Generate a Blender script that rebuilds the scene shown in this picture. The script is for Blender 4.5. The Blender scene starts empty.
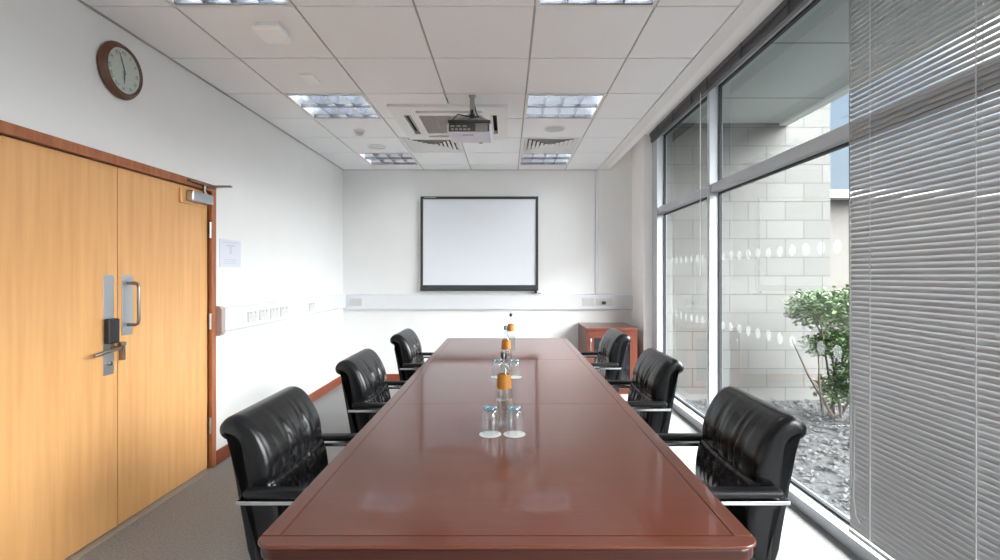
import bpy, bmesh, math, random
from mathutils import Vector, Matrix
random.seed(7)
PI = math.pi
C = bpy.context.scene.collection
sc = bpy.context.scene

# ------------------------------------------------------------------ materials
def mat(name, col, rough=0.5, metal=0.0, spec=0.5, coat=0.0, coat_rough=0.05):
    m = bpy.data.materials.new(name); m.use_nodes = True
    b = m.node_tree.nodes['Principled BSDF']
    b.inputs['Base Color'].default_value = (*col, 1)
    b.inputs['Roughness'].default_value = rough
    b.inputs['Metallic'].default_value = metal
    b.inputs['Specular IOR Level'].default_value = spec
    b.inputs['Coat Weight'].default_value = coat
    b.inputs['Coat Roughness'].default_value = coat_rough
    return m

def nd(m, t, **kw):
    n = m.node_tree.nodes.new(t)
    for k, v in kw.items():
        if k in n.inputs: n.inputs[k].default_value = v
        else: setattr(n, k, v)
    return n

def lk(m, a, b): m.node_tree.links.new(a, b)

def coords(m, scale=(1, 1, 1)):
    tc = nd(m, 'ShaderNodeTexCoord'); mp = nd(m, 'ShaderNodeMapping')
    mp.inputs['Scale'].default_value = scale
    lk(m, tc.outputs['Object'], mp.inputs['Vector'])
    return mp.outputs['Vector']

def noisy(m, c1, c2, scale, tex=6.0, detail=6.0, bump=0.0, dist=0.01, lo=0.3, hi=0.7):
    bs = m.node_tree.nodes['Principled BSDF']
    v = coords(m, scale)
    n = nd(m, 'ShaderNodeTexNoise'); n.inputs['Scale'].default_value = tex
    n.inputs['Detail'].default_value = detail
    lk(m, v, n.inputs['Vector'])
    r = nd(m, 'ShaderNodeValToRGB')
    r.color_ramp.elements[0].position = lo; r.color_ramp.elements[0].color = (*c1, 1)
    r.color_ramp.elements[1].position = hi; r.color_ramp.elements[1].color = (*c2, 1)
    lk(m, n.outputs['Fac'], r.inputs['Fac']); lk(m, r.outputs['Color'], bs.inputs['Base Color'])
    if bump:
        b = nd(m, 'ShaderNodeBump'); b.inputs['Strength'].default_value = bump
        b.inputs['Distance'].default_value = dist
        lk(m, n.outputs['Fac'], b.inputs['Height']); lk(m, b.outputs['Normal'], bs.inputs['Normal'])
    return m

M = {}
M['wall'] = noisy(mat('wall_paint', (.85, .84, .83), .55), (.765, .765, .76), (.785, .785, .78), (1, 1, 1), 3.0)
M['tile'] = noisy(mat('ceiling_tile', (.78, .76, .745), .9), (.89, .90, .91), (.91, .92, .93), (1, 1, 1), 60, bump=.05, dist=.002)
M['grid'] = mat('ceiling_grid', (.42, .41, .40), .6)
M['white'] = mat('white_plastic', (.80, .80, .79), .4)
M['device'] = mat('device_plastic', (.96, .96, .95), .4)
M['louvrebar'] = mat('louvre_bar', (.20, .205, .215), .22, 1.0)  # dark reflection of the room put into the bar colour
M['trunk'] = mat('trunking_plastic', (.68, .69, .72), .4)
M['socket'] = mat('socket_plastic', (.56, .56, .555), .4)
M['cap'] = mat('end_cap_plastic', (.42, .33, .31), .5)
M['pier'] = mat('pier_paint', (.90, .885, .87), .5)
M['carpet'] = noisy(mat('carpet_pile', (.2, .19, .18), .95, spec=.1), (.245, .243, .243), (.35, .347, .347), (1, 1, 1), 90, bump=.6, dist=.01)
M['beech'] = noisy(mat('beech_veneer', (.6, .33, .12), .33), (.66, .335, .125), (.76, .42, .17), (9, 9, .55), 3.0, detail=8)
M['hardwood'] = noisy(mat('hardwood_frame', (.3, .1, .04), .4), (.27, .085, .032), (.42, .15, .06), (12, 12, 1.2), 3.0)
M['hardwood_h'] = noisy(mat('hardwood_skirting', (.3, .1, .04), .4), (.20, .046, .020), (.26, .067, .029), (1.5, 1.5, 20), 3.0)
def table_wood(name, sc_):
    m = mat(name, (.2, .06, .03), .3, spec=.25, coat=.65, coat_rough=.05)
    return noisy(m, (.100, .0235, .0105), (.116, .029, .0135), sc_, 3.0, detail=7)
M['table_x'] = table_wood('cherry_crosswise', (1.2, 22, 22))
M['table_y'] = table_wood('cherry_lengthwise', (22, 1.2, 22))
M['table_dark'] = noisy(mat('cherry_edge', (.10, .02, .01), .35, spec=.3, coat=.12), (.030, .0055, .0025), (.045, .009, .0045), (2, 2, 30), 3.0)
M['seam'] = mat('dark_seam', (.035, .012, .008), .6)
def leather(name):
    m = noisy(mat(name, (.006, .006, .007), .25, spec=.36), (.0035, .0035, .004), (.007, .007, .008), (1, 1, 1), 220, bump=.12, dist=.002)
    return m
M['leather'] = leather('black_leather')
M['shell'] = mat('black_shell', (.007, .007, .008), .40, spec=.3)
M['armpad'] = mat('black_arm_pad', (.007, .007, .008), .42, spec=.3)
M['chrome'] = mat('chrome', (.62, .62, .63), .18, 1)
M['steel'] = mat('brushed_steel', (.55, .57, .60), .3, 1)
M['darksteel'] = mat('dark_bronze_steel', (.30, .26, .22), .3, 1)
M['alu'] = mat('window_aluminium', (.48, .505, .54), .42, .15)
M['gasket'] = mat('black_gasket', (.02, .022, .025), .6)
M['black'] = mat('black_plastic', (.015, .015, .017), .4)
M['darkgrey'] = mat('dark_grey_plastic', (.045, .048, .052), .45)
M['boardframe'] = mat('board_frame', (.035, .038, .042), .4)
M['board'] = mat('board_surface', (.76, .79, .84), .35)
M['slat'] = mat('grey_slat', (.37, .37, .375), .4, .2)
M['rail'] = mat('grey_headrail', (.11, .11, .115), .45)
M['louvre'] = mat('louvre_aluminium', (.68, .72, .80), .24, 1.0)
M['lamphouse'] = mat('lamp_housing', (.85, .87, .90), .5)
M['grille'] = mat('intake_grille', (.46, .45, .435), .7)
M['slot'] = mat('dark_slot', (.06, .058, .055), .7)
M['projgrey'] = mat('projector_case', (.68, .69, .77), .4)
M['projdark'] = mat('projector_rear', (.07, .07, .072), .5)
M['polegrey'] = mat('mount_pole', (.38, .37, .35), .45, .5)
M['clockwood'] = noisy(mat('clock_wood', (.1, .04, .02), .35), (.085, .030, .016), (.14, .055, .03), (6, 6, 6), 4.0)
M['clockface'] = mat('clock_dial', (.85, .83, .77), .5)
M['ink'] = mat('black_ink', (.02, .02, .02), .6)
M['paper'] = mat('pale_paper', (.66, .67, .75), .7)
M['paperink'] = mat('faded_ink', (.55, .56, .66), .7)
M['coaster'] = mat('paper_coaster', (.62, .605, .58), .7)
M['orange'] = noisy(mat('orange_label', (.7, .3, .03), .45), (.36, .135, .010), (.48, .20, .02), (1, 1, 1), 40)
M['cabwood'] = noisy(mat('cabinet_cherry', (.35, .08, .03), .3, coat=.3), (.095, .019, .008), (.135, .030, .013), (14, 14, 1.2), 3.0)
M['darkglass'] = mat('dark_cabinet_glass', (.012, .013, .015), .08)
M['threshold'] = mat('threshold_metal', (.42, .41, .39), .4, .4)
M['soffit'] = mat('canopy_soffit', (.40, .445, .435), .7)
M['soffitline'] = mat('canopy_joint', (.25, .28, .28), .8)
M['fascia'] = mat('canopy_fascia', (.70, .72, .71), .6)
M['cream'] = noisy(mat('cream_cladding', (.62, .56, .47), .8), (.115, .107, .094), (.13, .121, .107), (4, 4, .1), 6)
M['roofwhite'] = mat('white_eave', (.8, .8, .8), .6)
M['leaf'] = noisy(mat('leaf_green', (.10, .2, .06), .55), (.022, .060, .012), (.080, .145, .036), (1, 1, 1), 9)
M['bark'] = mat('shrub_bark', (.10, .075, .055), .9)
M['soil'] = noisy(mat('soil_ground', (.07, .07, .07), .95), (.010, .0105, .0115), (.020, .021, .0225), (1, 1, 1), 14, bump=.8, dist=.05)
M['chip'] = noisy(mat('slate_chips', (.2, .2, .2), .8), (.010, .0105, .0115), (.034, .035, .037), (1, 1, 1), 17)

# block wall outside (runs along X, courses along Z)
m = mat('limestone_blocks', (.7, .66, .57), .85); M['block'] = m
tc = nd(m, 'ShaderNodeTexCoord'); mp = nd(m, 'ShaderNodeMapping'); mp.inputs['Rotation'].default_value = (PI/2, 0, 0)
lk(m, tc.outputs['Object'], mp.inputs['Vector'])
bk = nd(m, 'ShaderNodeTexBrick'); bk.inputs['Scale'].default_value = 1.0
bk.inputs['Brick Width'].default_value = .45; bk.inputs['Row Height'].default_value = .225
bk.inputs['Mortar Size'].default_value = .006; bk.inputs['Mortar Smooth'].default_value = .3
bk.inputs['Color1'].default_value = (.116, .1155, .11, 1); bk.inputs['Color2'].default_value = (.096, .095, .09, 1)
bk.inputs['Mortar'].default_value = (.045, .0445, .042, 1)
lk(m, mp.outputs['Vector'], bk.inputs['Vector']); lk(m, bk.outputs['Color'], m.node_tree.nodes['Principled BSDF'].inputs['Base Color'])

def glass(name, tint, ior=1.45, rough=0.0):
    m = bpy.data.materials.new(name); m.use_nodes = True
    nt = m.node_tree; nt.nodes.remove(nt.nodes['Principled BSDF'])
    out = nt.nodes['Material Output']
    t = nd(m, 'ShaderNodeBsdfTransparent'); t.inputs['Color'].default_value = (*tint, 1)
    g = nd(m, 'ShaderNodeBsdfGlossy'); g.inputs['Roughness'].default_value = rough
    # Schlick reflectance, the same from both sides of the sheet
    f0 = ((ior-1)/(ior+1))**2
    lw = nd(m, 'ShaderNodeLayerWeight'); lw.inputs['Blend'].default_value = .5
    p5 = nd(m, 'ShaderNodeMath', operation='POWER'); p5.inputs[1].default_value = 5.0
    ml = nd(m, 'ShaderNodeMath', operation='MULTIPLY_ADD'); ml.inputs[1].default_value = 1-f0; ml.inputs[2].default_value = f0
    lk(m, lw.outputs['Facing'], p5.inputs[0]); lk(m, p5.outputs[0], ml.inputs[0])
    mx = nd(m, 'ShaderNodeMixShader')
    lk(m, ml.outputs[0], mx.inputs[0]); lk(m, t.outputs[0], mx.inputs[1]); lk(m, g.outputs[0], mx.inputs[2])
    lk(m, mx.outputs[0], out.inputs['Surface'])
    return m
M['pane'] = glass('window_glass', (.92, .955, .95), 1.8)
M['tumbler'] = glass('tumbler_glass', (.94, .96, .97), 1.5)
M['tumblerbase'] = glass('blue_glass_base', (.62, .83, .92), 2.0)
M['bottle'] = glass('bottle_glass', (.90, .91, .90), 1.55)
M['water'] = glass('still_water', (.93, .955, .94), 1.15)

def frosted():
    m = bpy.data.materials.new('frosted_film'); m.use_nodes = True
    nt = m.node_tree; nt.nodes.remove(nt.nodes['Principled BSDF']); out = nt.nodes['Material Output']
    t = nd(m, 'ShaderNodeBsdfTransparent'); d = nd(m, 'ShaderNodeBsdfDiffuse'); d.inputs['Color'].default_value = (.55, .57, .57, 1)
    tr = nd(m, 'ShaderNodeBsdfTranslucent'); tr.inputs['Color'].default_value = (.55, .57, .57, 1)
    a = nd(m, 'ShaderNodeMixShader'); a.inputs[0].default_value = .5
    lk(m, d.outputs[0], a.inputs[1]); lk(m, tr.outputs[0], a.inputs[2])
    b = nd(m, 'ShaderNodeMixShader'); b.inputs[0].default_value = .13
    lk(m, t.outputs[0], b.inputs[1]); lk(m, a.outputs[0], b.inputs[2]); lk(m, b.outputs[0], out.inputs['Surface'])
    return m
M['frost'] = frosted()

def emit(name, col, s):
    m = bpy.data.materials.new(name); m.use_nodes = True
    nt = m.node_tree; nt.nodes.remove(nt.nodes['Principled BSDF']); out = nt.nodes['Material Output']
    e = nd(m, 'ShaderNodeEmission'); e.inputs['Color'].default_value = (*col, 1); e.inputs['Strength'].default_value = s
    lk(m, e.outputs[0], out.inputs['Surface']); return m
TUBE = 13.0
SKY_GLOW = 21.0
M['tube'] = emit('fluorescent_tube', (.93, .96, 1.0), TUBE)

# ------------------------------------------------------------------ mesh helpers
def B(): return bmesh.new()

def box(bm, x0, x1, y0, y1, z0, z1):
    v = [bm.verts.new(p) for p in ((x0,y0,z0),(x1,y0,z0),(x1,y1,z0),(x0,y1,z0),(x0,y0,z1),(x1,y0,z1),(x1,y1,z1),(x0,y1,z1))]
    for f in ((3,2,1,0),(4,5,6,7),(0,1,5,4),(1,2,6,5),(2,3,7,6),(3,0,4,7)): bm.faces.new([v[i] for i in f])

def frame_of(d):
    d = d.normalized(); u = Vector((0, 0, 1)) if abs(d.z) < .9 else Vector((1, 0, 0))
    a = d.cross(u).normalized(); return a, d.cross(a).normalized()

def tube(bm, pts, r, seg=12, cap=True, flat=1.0):
    pts = [Vector(p) for p in pts]; rings = []; a = None
    for i, p in enumerate(pts):
        d = (pts[min(i+1, len(pts)-1)] - pts[max(i-1, 0)]).normalized()
        if a is None: a, b = frame_of(d)
        else:
            a = (a - d*a.dot(d)).normalized(); b = d.cross(a).normalized()
        rr = r[i] if isinstance(r, (list, tuple)) else r
        rings.append([bm.verts.new(p + a*math.cos(2*PI*k/seg)*rr + b*math.sin(2*PI*k/seg)*rr*flat) for k in range(seg)])
    for i in range(len(rings)-1):
        for k in range(seg):
            bm.faces.new((rings[i][k], rings[i][(k+1) % seg], rings[i+1][(k+1) % seg], rings[i+1][k]))
    if cap:
        bm.faces.new(rings[0][::-1]); bm.faces.new(rings[-1])

def lathe(bm, prof, seg=32, cx=0, cy=0, cz=0, rot=None, closed=False):
    rings = []
    for r, z in prof:
        ring = []
        for k in range(seg):
            p = Vector((r*math.cos(2*PI*k/seg), r*math.sin(2*PI*k/seg), z))
            if rot: p = rot @ p
            ring.append(bm.verts.new(p + Vector((cx, cy, cz))))
        rings.append(ring)
    n = len(rings)
    for i in range(n if closed else n-1):
        q = rings[(i+1) % n]
        for k in range(seg):
            bm.faces.new((rings[i][k], rings[i][(k+1) % seg], q[(k+1) % seg], q[k]))
    if not closed:
        if prof[0][0] > 1e-6: bm.faces.new(rings[0][::-1])
        if prof[-1][0] > 1e-6: bm.faces.new(rings[-1])

def prism(bm, outline, lo, hi, axis='y'):
    def P(a, b, t):
        return {'y': (a, t, b), 'x': (t, a, b), 'z': (a, b, t)}[axis]
    a = [bm.verts.new(P(p[0], p[1], lo)) for p in outline]
    b = [bm.verts.new(P(p[0], p[1], hi)) for p in outline]
    n = len(a)
    for i in range(n): bm.faces.new((a[i], a[(i+1) % n], b[(i+1) % n], b[i]))
    bm.faces.new(a[::-1]); bm.faces.new(b)

def obj(name, bm, material, parent=None, smooth=False, bevel=0.0, bseg=3, local=False, keep=False):
    """one mesh object; verts are given in world space unless local=True"""
    bmesh.ops.recalc_face_normals(bm, faces=bm.faces)
    off = Vector((0, 0, 0))
    if parent is not None and not local: off = world_loc(parent)
    if parent is None and not keep:     # origin at the base centre
        xs = [v.co.x for v in bm.verts]; ys = [v.co.y for v in bm.verts]; zs = [v.co.z for v in bm.verts]
        off = Vector(((min(xs)+max(xs))/2, (min(ys)+max(ys))/2, min(zs)))
    if off.length: bmesh.ops.translate(bm, verts=bm.verts, vec=-off)
    me = bpy.data.meshes.new(name); bm.to_mesh(me); bm.free()
    if smooth:
        for p in me.polygons: p.use_smooth = True
    me.materials.append(M[material] if isinstance(material, str) else material)
    o = bpy.data.objects.new(name, me); C.objects.link(o)
    if parent is not None: o.parent = parent
    else: o.location = off
    if bevel:
        b = o.modifiers.new('Bevel', 'BEVEL'); b.width = bevel; b.segments = bseg; b.limit_method = 'ANGLE'; b.angle_limit = R(40)
        for p in me.polygons: p.use_smooth = True
        w = o.modifiers.new('WN', 'WEIGHTED_NORMAL'); w.keep_sharp = True
    elif smooth:
        try: me.set_sharp_from_angle(angle=R(45))
        except Exception: pass
    return o

def R(d): return math.radians(d)
def world_loc(o):
    v = Vector(o.location)
    while o.parent: o = o.parent; v = v + Vector(o.location)
    return v

def thing(name, label, cat, loc=(0, 0, 0), rz=0.0, group=None):
    o = bpy.data.objects.new(name, None); C.objects.link(o); o.empty_display_size = .1
    o.location = loc; o.rotation_euler = (0, 0, rz); o['label'] = label; o['category'] = cat
    if group: o['group'] = group
    return o
def tag(o, label, cat, group=None):
    o['label'] = label; o['category'] = cat
    if group: o['group'] = group
    return o
def struct(o): o['kind'] = 'structure'; return o
def sroot(name, loc=(0, 0, 0)):
    o = bpy.data.objects.new(name, None); C.objects.link(o); o.location = loc; o['kind'] = 'structure'; return o
def dup(root, loc, rz, label):
    r = root.copy(); C.objects.link(r); r.location = loc; r.rotation_euler = (0, 0, rz); r['label'] = label
    for ch in list(root.children):
        c = ch.copy(); C.objects.link(c); c.parent = r
        for g in list(ch.children):
            d = g.copy(); C.objects.link(d); d.parent = c
    return r

# ------------------------------------------------------------------ room dimensions
XL, XT, XP, XW = -2.09, 1.156, 1.59, 1.69      # left wall, ceiling tile edge, pier face, window frame face
YF, YB, H = 6.41, -1.2, 2.70
YP = 5.86                                       # near face of the pier
GZ = -.16                                       # ground outside
ZS = 3.0                                        # window head / reveal soffit

bm = B(); box(bm, XL-.15, XW+.13, YB-.15, YF+.15, -.12, 0); struct(obj('floor', bm, 'carpet', keep=True))
DY0, DYM, DY1 = 1.93, 2.71, 3.525               # door leaf edges along the left wall
DZ = 1.945
bm = B()                                         # left wall with the door opening
box(bm, XL-.15, XL, YB-.15, DY0, 0, 3.2); box(bm, XL-.15, XL, DY1, YF+.15, 0, 3.2); box(bm, XL-.15, XL, DY0, DY1, DZ, 3.2)
struct(obj('wall_left', bm, 'wall', keep=True))
bm = B(); box(bm, XL, XP, YF, YF+.15, 0, 3.2); struct(obj('wall_far', bm, 'wall', keep=True))
bm = B(); box(bm, XL, XW+.13, YB-.15, YB, 0, 3.2); struct(obj('wall_back', bm, 'wall', keep=True))
bm = B(); box(bm, XP, XW+.11, YP, YF+.15, 0, 3.2); struct(obj('wall_right', bm, 'pier', keep=True, bevel=.006))
bm = B(); box(bm, XL, XL+.004, DY0-.0, DY1+.0, 0, .002)

# ceiling: tiles with shadow gaps
XG = [XL, -1.66, -1.06, -.46, .14, .74, XT]
YG = [YB] + [2.51+.6*k for k in range(-6, 7)] + [YF]
YG = sorted(set(round(y, 4) for y in YG if YB-1e-6 <= y <= YF+1e-6))
def cell(i, j): return (XG[i], XG[i+1], YG[j], YG[j+1])
lamps = [(-1.66, 1.91), (.14, 1.91), (-1.66, 3.71), (.14, 3.71), (-1.66, 5.51), (.14, 5.51)]
diffs = [(-1.06, 4.91), (.14, 4.91)]
CAS = (-.945, .005, 3.950, 4.905)               # cassette outline
def is_in(x, y, lst): return any(abs(x-a) < .01 and abs(y-b) < .01 for a, b in lst)
croot = sroot('ceiling', (0, 0, H))
bm = B(); gm = B(); g = .0065
for i in range(len(XG)-1):
    for j in range(len(YG)-1):
        x0, x1, y0, y1 = cell(i, j)
        if is_in(x0, y0, lamps) or is_in(x0, y0, diffs): continue
        rects = [(x0+g, x1-g, y0+g, y1-g)]
        a0, a1, b0, b1 = CAS[0]+.02, CAS[1]-.02, CAS[2]+.02, CAS[3]-.02
        out = []
        for r in rects:
            if r[1] <= a0 or r[0] >= a1 or r[3] <= b0 or r[2] >= b1: out.append(r); continue
            if r[0] < a0: out.append((r[0], a0, r[2], r[3]))
            if r[1] > a1: out.append((a1, r[1], r[2], r[3]))
            mx0, mx1 = max(r[0], a0), min(r[1], a1)
            if r[2] < b0: out.append((mx0, mx1, r[2], b0))
            if r[3] > b1: out.append((mx0, mx1, b1, r[3]))
        for r in out: box(bm, r[0], r[1], r[2], r[3], H, H+.02)
obj('ceiling_tiles', bm, 'tile', croot)
for x in XG[1:-1]:
    for j in range(len(YG)-1):
        if CAS[0] < x < CAS[1] and YG[j+1] > CAS[2] and YG[j] < CAS[3]: continue
        box(gm, x-.012, x+.012, YG[j], YG[j+1], H+.007, H+.0065+.02)
for y in YG[1:-1]:
    for i in range(len(XG)-1):
        if CAS[2] < y < CAS[3] and XG[i+1] > CAS[0] and XG[i] < CAS[1]: continue
        box(gm, XG[i], XG[i+1], y-.012, y+.012, H+.0075, H+.027)
box(gm, XL, XL+.016, YB, YF, H-.004, H+.004)
box(gm, XL, XT, YF-.012, YF, H-.004, H+.004)
obj('ceiling_grid', gm, 'grid', croot)
bm = B(); box(bm, XL-.15, XW+.13, YB-.15, YF+.15, 3.2, 3.4); obj('ceiling_slab', bm, 'wall', croot)
# bulkhead along the window: flat strip, slope, reveal soffit
bm = B(); prism(bm, [(XT, H-.004), (XT+.09, H-.004), (XT+.09, H+.03), (XT, H+.03)], YB, YF); struct(obj('trim_1', bm, 'white', keep=True))
bm = B(); prism(bm, [(XT+.09, H), (1.31, H), (1.60, ZS), (XW+.11, ZS), (XW+.11, 3.2), (XT+.09, 3.2)], YB, YF)
struct(obj('trim_2', bm, 'pier', keep=True))
# skirting
bm = B(); box(bm, XL, XL+.018, DY1+.065, YF, 0, .1); box(bm, XL, XL+.018, YB, DY0-.065, 0, .1)
struct(obj('baseboard_left', bm, 'hardwood_h', keep=True, bevel=.004))
bm = B(); box(bm, XL+.018, XP, YF-.018, YF, 0, .1); struct(obj('baseboard_far', bm, 'hardwood_h', keep=True, bevel=.004))

# ------------------------------------------------------------------ door on the left wall
bm = B()
for y0, y1 in ((DY0-.055, DY0), (DY1, DY1+.055)): box(bm, XL-.13, XL+.022, y0, y1, 0, DZ+.05)
box(bm, XL-.13, XL+.022, DY0, DY1, DZ, DZ+.05)
struct(obj('trim_3', bm, 'hardwood', keep=True, bevel=.004))
bm = B(); box(bm, XL-.15, XL+.04, DY0, DY1, 0, .006); struct(obj('trim_4', bm, 'threshold', keep=True))
def leaf(name, y0, y1):
    r = sroot(name, (XL-.02, (y0+y1)/2, 0))
    bm = B(); box(bm, XL-.055, XL-.008, y0+.003, y1-.003, .01, DZ-.004)
    obj('leaf', bm, 'beech', r, bevel=.002)
    return r
d1 = leaf('door_1', DY0, DYM); d2 = leaf('door_2', DYM, DY1)
XD = XL-.008
# left leaf: long lock plate, digital lock, lever handle
bm = B(); box(bm, XD, XD+.003, 2.612, 2.682, .835, 1.36); obj('lock_plate', bm, 'steel', d1, bevel=.001)
bm = B(); box(bm, XD+.003, XD+.035, 2.609, 2.684, 1.0, 1.13); lk_ = obj('digital_lock', bm, 'black', d1, bevel=.008)
bm = B(); tube(bm, [(XD+.003, 2.665, .975), (XD+.05, 2.665, .975), (XD+.058, 2.655, .975), (XD+.058, 2.52, .962), (XD+.05, 2.495, .958)], .009)
obj('lever_handle', bm, 'darksteel', d1, smooth=True)
bm = B(); lathe(bm, [(.013, 0), (.013, .012), (.010, .016), (0, .016)], 16, XD+.003, 2.645, .895, Matrix.Rotation(PI/2, 3, 'Y')); obj('lock_cylinder', bm, 'chrome', d1, smooth=True)
# right leaf: push plate, pull handle, latch bracket, closer, hinges
bm = B(); box(bm, XD, XD+.003, 2.738, 2.815, 1.03, 1.36); obj('push_plate', bm, 'steel', d2, bevel=.001)
bm = B(); tube(bm, [(XD+.003, 2.78, 1.315), (XD+.045, 2.78, 1.315), (XD+.059, 2.78, 1.308), (XD+.063, 2.78, 1.29), (XD+.063, 2.78, 1.11), (XD+.059, 2.78, 1.092), (XD+.045, 2.78, 1.085), (XD+.003, 2.78, 1.085)], .009)
obj('pull_handle', bm, 'darksteel', d2, smooth=True)
bm = B(); box(bm, XD, XD+.03, 2.716, 2.728, .90, 1.0); box(bm, XD+.03, XD+.036, 2.69, 2.728, .98, 1.0); obj('latch_bracket', bm, 'darksteel', d2, bevel=.002)
cb = B(); box(cb, XD, XD+.014, 3.215, 3.50, 1.825, 1.92)
cl = obj('closer_backplate', cb, 'beech', d2, bevel=.006)
bm = B(); box(bm, XD+.014, XD+.06, 3.265, 3.50, 1.845, 1.912); obj('door_closer', bm, 'steel', d2, bevel=.010)
bm = B(); tube(bm, [(XD+.04, 3.42, 1.913), (XD+.04, 3.42, 1.975)], .010); box(bm, XD+.025, XD+.17, 3.50, 3.53, 1.972, 1.984); box(bm, XD+.03, XD+.055, 3.25, 3.53, 1.966, 1.978)
obj('closer_arm', bm, 'darksteel', d2)
for z in (1.62, .98, .25):
    bm = B(); tube(bm, [(XL+.012, DY1-.004, z), (XL+.012, DY1-.004, z+.11)], .008, 10); obj('hinge', bm, 'steel', d2, smooth=True)

# ------------------------------------------------------------------ dado trunking and sockets
def trunk_profile(bm, x_wall, y0, y1):
    pass
t = thing('dado_trunking', 'white dado trunking along the left wall beyond the door', 'trunking', (XL, 5.0, .937))
bm = B(); prism(bm, [(XL, .937), (XL+.045, .945), (XL+.052, .96), (XL+.052, 1.10), (XL+.045, 1.115), (XL, 1.125)], 3.632, YF-.001, 'y'); obj('trunking_body', bm, 'trunk', t)
bm = B(); prism(bm, [(XL, .925), (XL+.04, .925), (XL+.058, .945), (XL+.058, 1.115), (XL+.04, 1.137), (XL, 1.137)], 3.585, 3.632, 'y'); e = obj('end_cap', bm, 'cap', t, bevel=.004); e['label'] = 'brownish end cap'
for y in (3.95, 4.14, 4.33, 4.52, 5.17):
    bm = B(); box(bm, XL+.052, XL+.060, y, y+.148, .985, 1.072); s = obj('socket_plate', bm, 'socket', t, bevel=.003)
    for dy in (.04, .108):
        bm = B(); box(bm, XL+.0602, XL+.0606, y+dy-.012, y+dy-.006, 1.02, 1.03); box(bm, XL+.0602, XL+.0606, y+dy+.006, y+dy+.012, 1.02, 1.03); box(bm, XL+.0602, XL+.0606, y+dy-.003, y+dy+.003, 1.04, 1.052); box(bm, XL+.060, XL+.064, y+dy-.008, y+dy+.008, 1.055, 1.066)
        obj('socket_outlet', bm, 'grid', s)
t = thing('dado_trunking', 'white dado trunking along the far wall below the whiteboard', 'trunking', (-.25, YF, .914))
bm = B(); prism(bm, [(YF, .918), (YF-.045, .922), (YF-.052, .935), (YF-.052, 1.10), (YF-.045, 1.112), (YF, 1.12)], XL+.053, XP-.001, 'x'); obj('trunking_body', bm, 'trunk', t)
for x, w in ((-1.98, .148), (.955, .148), (1.125, .21)):
    bm = B(); box(bm, x, x+w, YF-.060, YF-.052, .975, 1.065); s = obj('socket_plate', bm, 'socket', t, bevel=.003)
    for k in range(2):
        bm = B(); dx = w*(.27+.46*k); box(bm, x+dx-.012, x+dx-.006, YF-.0606, YF-.0602, 1.01, 1.02); box(bm, x+dx+.006, x+dx+.012, YF-.0606, YF-.0602, 1.01, 1.02); box(bm, x+dx-.003, x+dx+.003, YF-.0606, YF-.0602, 1.03, 1.042)
        obj('socket_outlet', bm, 'grid', s)
bm = B(); box(bm, 1.20, 1.245, YF-.095, YF-.0605, .99, 1.03); tag(obj('plug', bm, 'darkgrey', bevel=.006), 'dark plug in the right-hand socket of the far trunking', 'plug')
bm = B(); box(bm, 1.122, 1.166, YF-.022, YF, 1.122, H-.006); tag(obj('cable_conduit', bm, 'trunk', bevel=.003), 'white vertical cable conduit rising from far trunking to ceiling', 'conduit')

# ------------------------------------------------------------------ whiteboard
t = thing('whiteboard', 'wide interactive whiteboard in a black frame on the far wall', 'whiteboard', (-.35, YF, 1.156))
bx0, bx1, bz0, bz1 = -1.095, .395, 1.156, 2.354
bm = B(); box(bm, bx0+.02, bx1-.02, YF-.04, YF-.002, bz0+.05, bz1-.02); obj('board_surface', bm, 'board', t)
bm = B()
box(bm, bx0, bx0+.032, YF-.055, YF-.001, bz0+.075, bz1); box(bm, bx1-.032, bx1, YF-.055, YF-.001, bz0+.075, bz1)
box(bm, bx0+.032, bx1-.032, YF-.055, YF-.001, bz1-.034, bz1); obj('board_frame', bm, 'boardframe', t, bevel=.004)
bm = B(); prism(bm, [(YF-.001, bz0+.004), (YF-.06, bz0+.004), (YF-.08, bz0+.018), (YF-.08, bz0+.032), (YF-.056, bz0+.076), (YF-.001, bz0+.076)], bx0+.002, bx1-.002, 'x'); obj('pen_tray', bm, 'boardframe', t, bevel=.003)
bm = B(); box(bm, bx0+.05, bx0+.20, YF-.0565, YF-.055, bz1-.021, bz1-.012); l = obj('maker_mark', bm, 'grid', t)
bm = B(); box(bm, bx1-.05, bx1-.02, YF-.075, YF-.03, bz0-.028, bz0+.004); tube(bm, [(bx1-.035, YF-.03, bz0-.02), (bx1-.06, YF-.02, bz0-.029), (bx1-.08, YF-.012, bz0-.02)], .004, 8); tube(bm, [(bx1-.02, YF-.03, bz0-.02), (bx1+.01, YF-.02, bz0-.029), (bx1+.035, YF-.012, bz0-.027)], .004, 8)
obj('cable_tail', bm, 'black', t)

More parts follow.
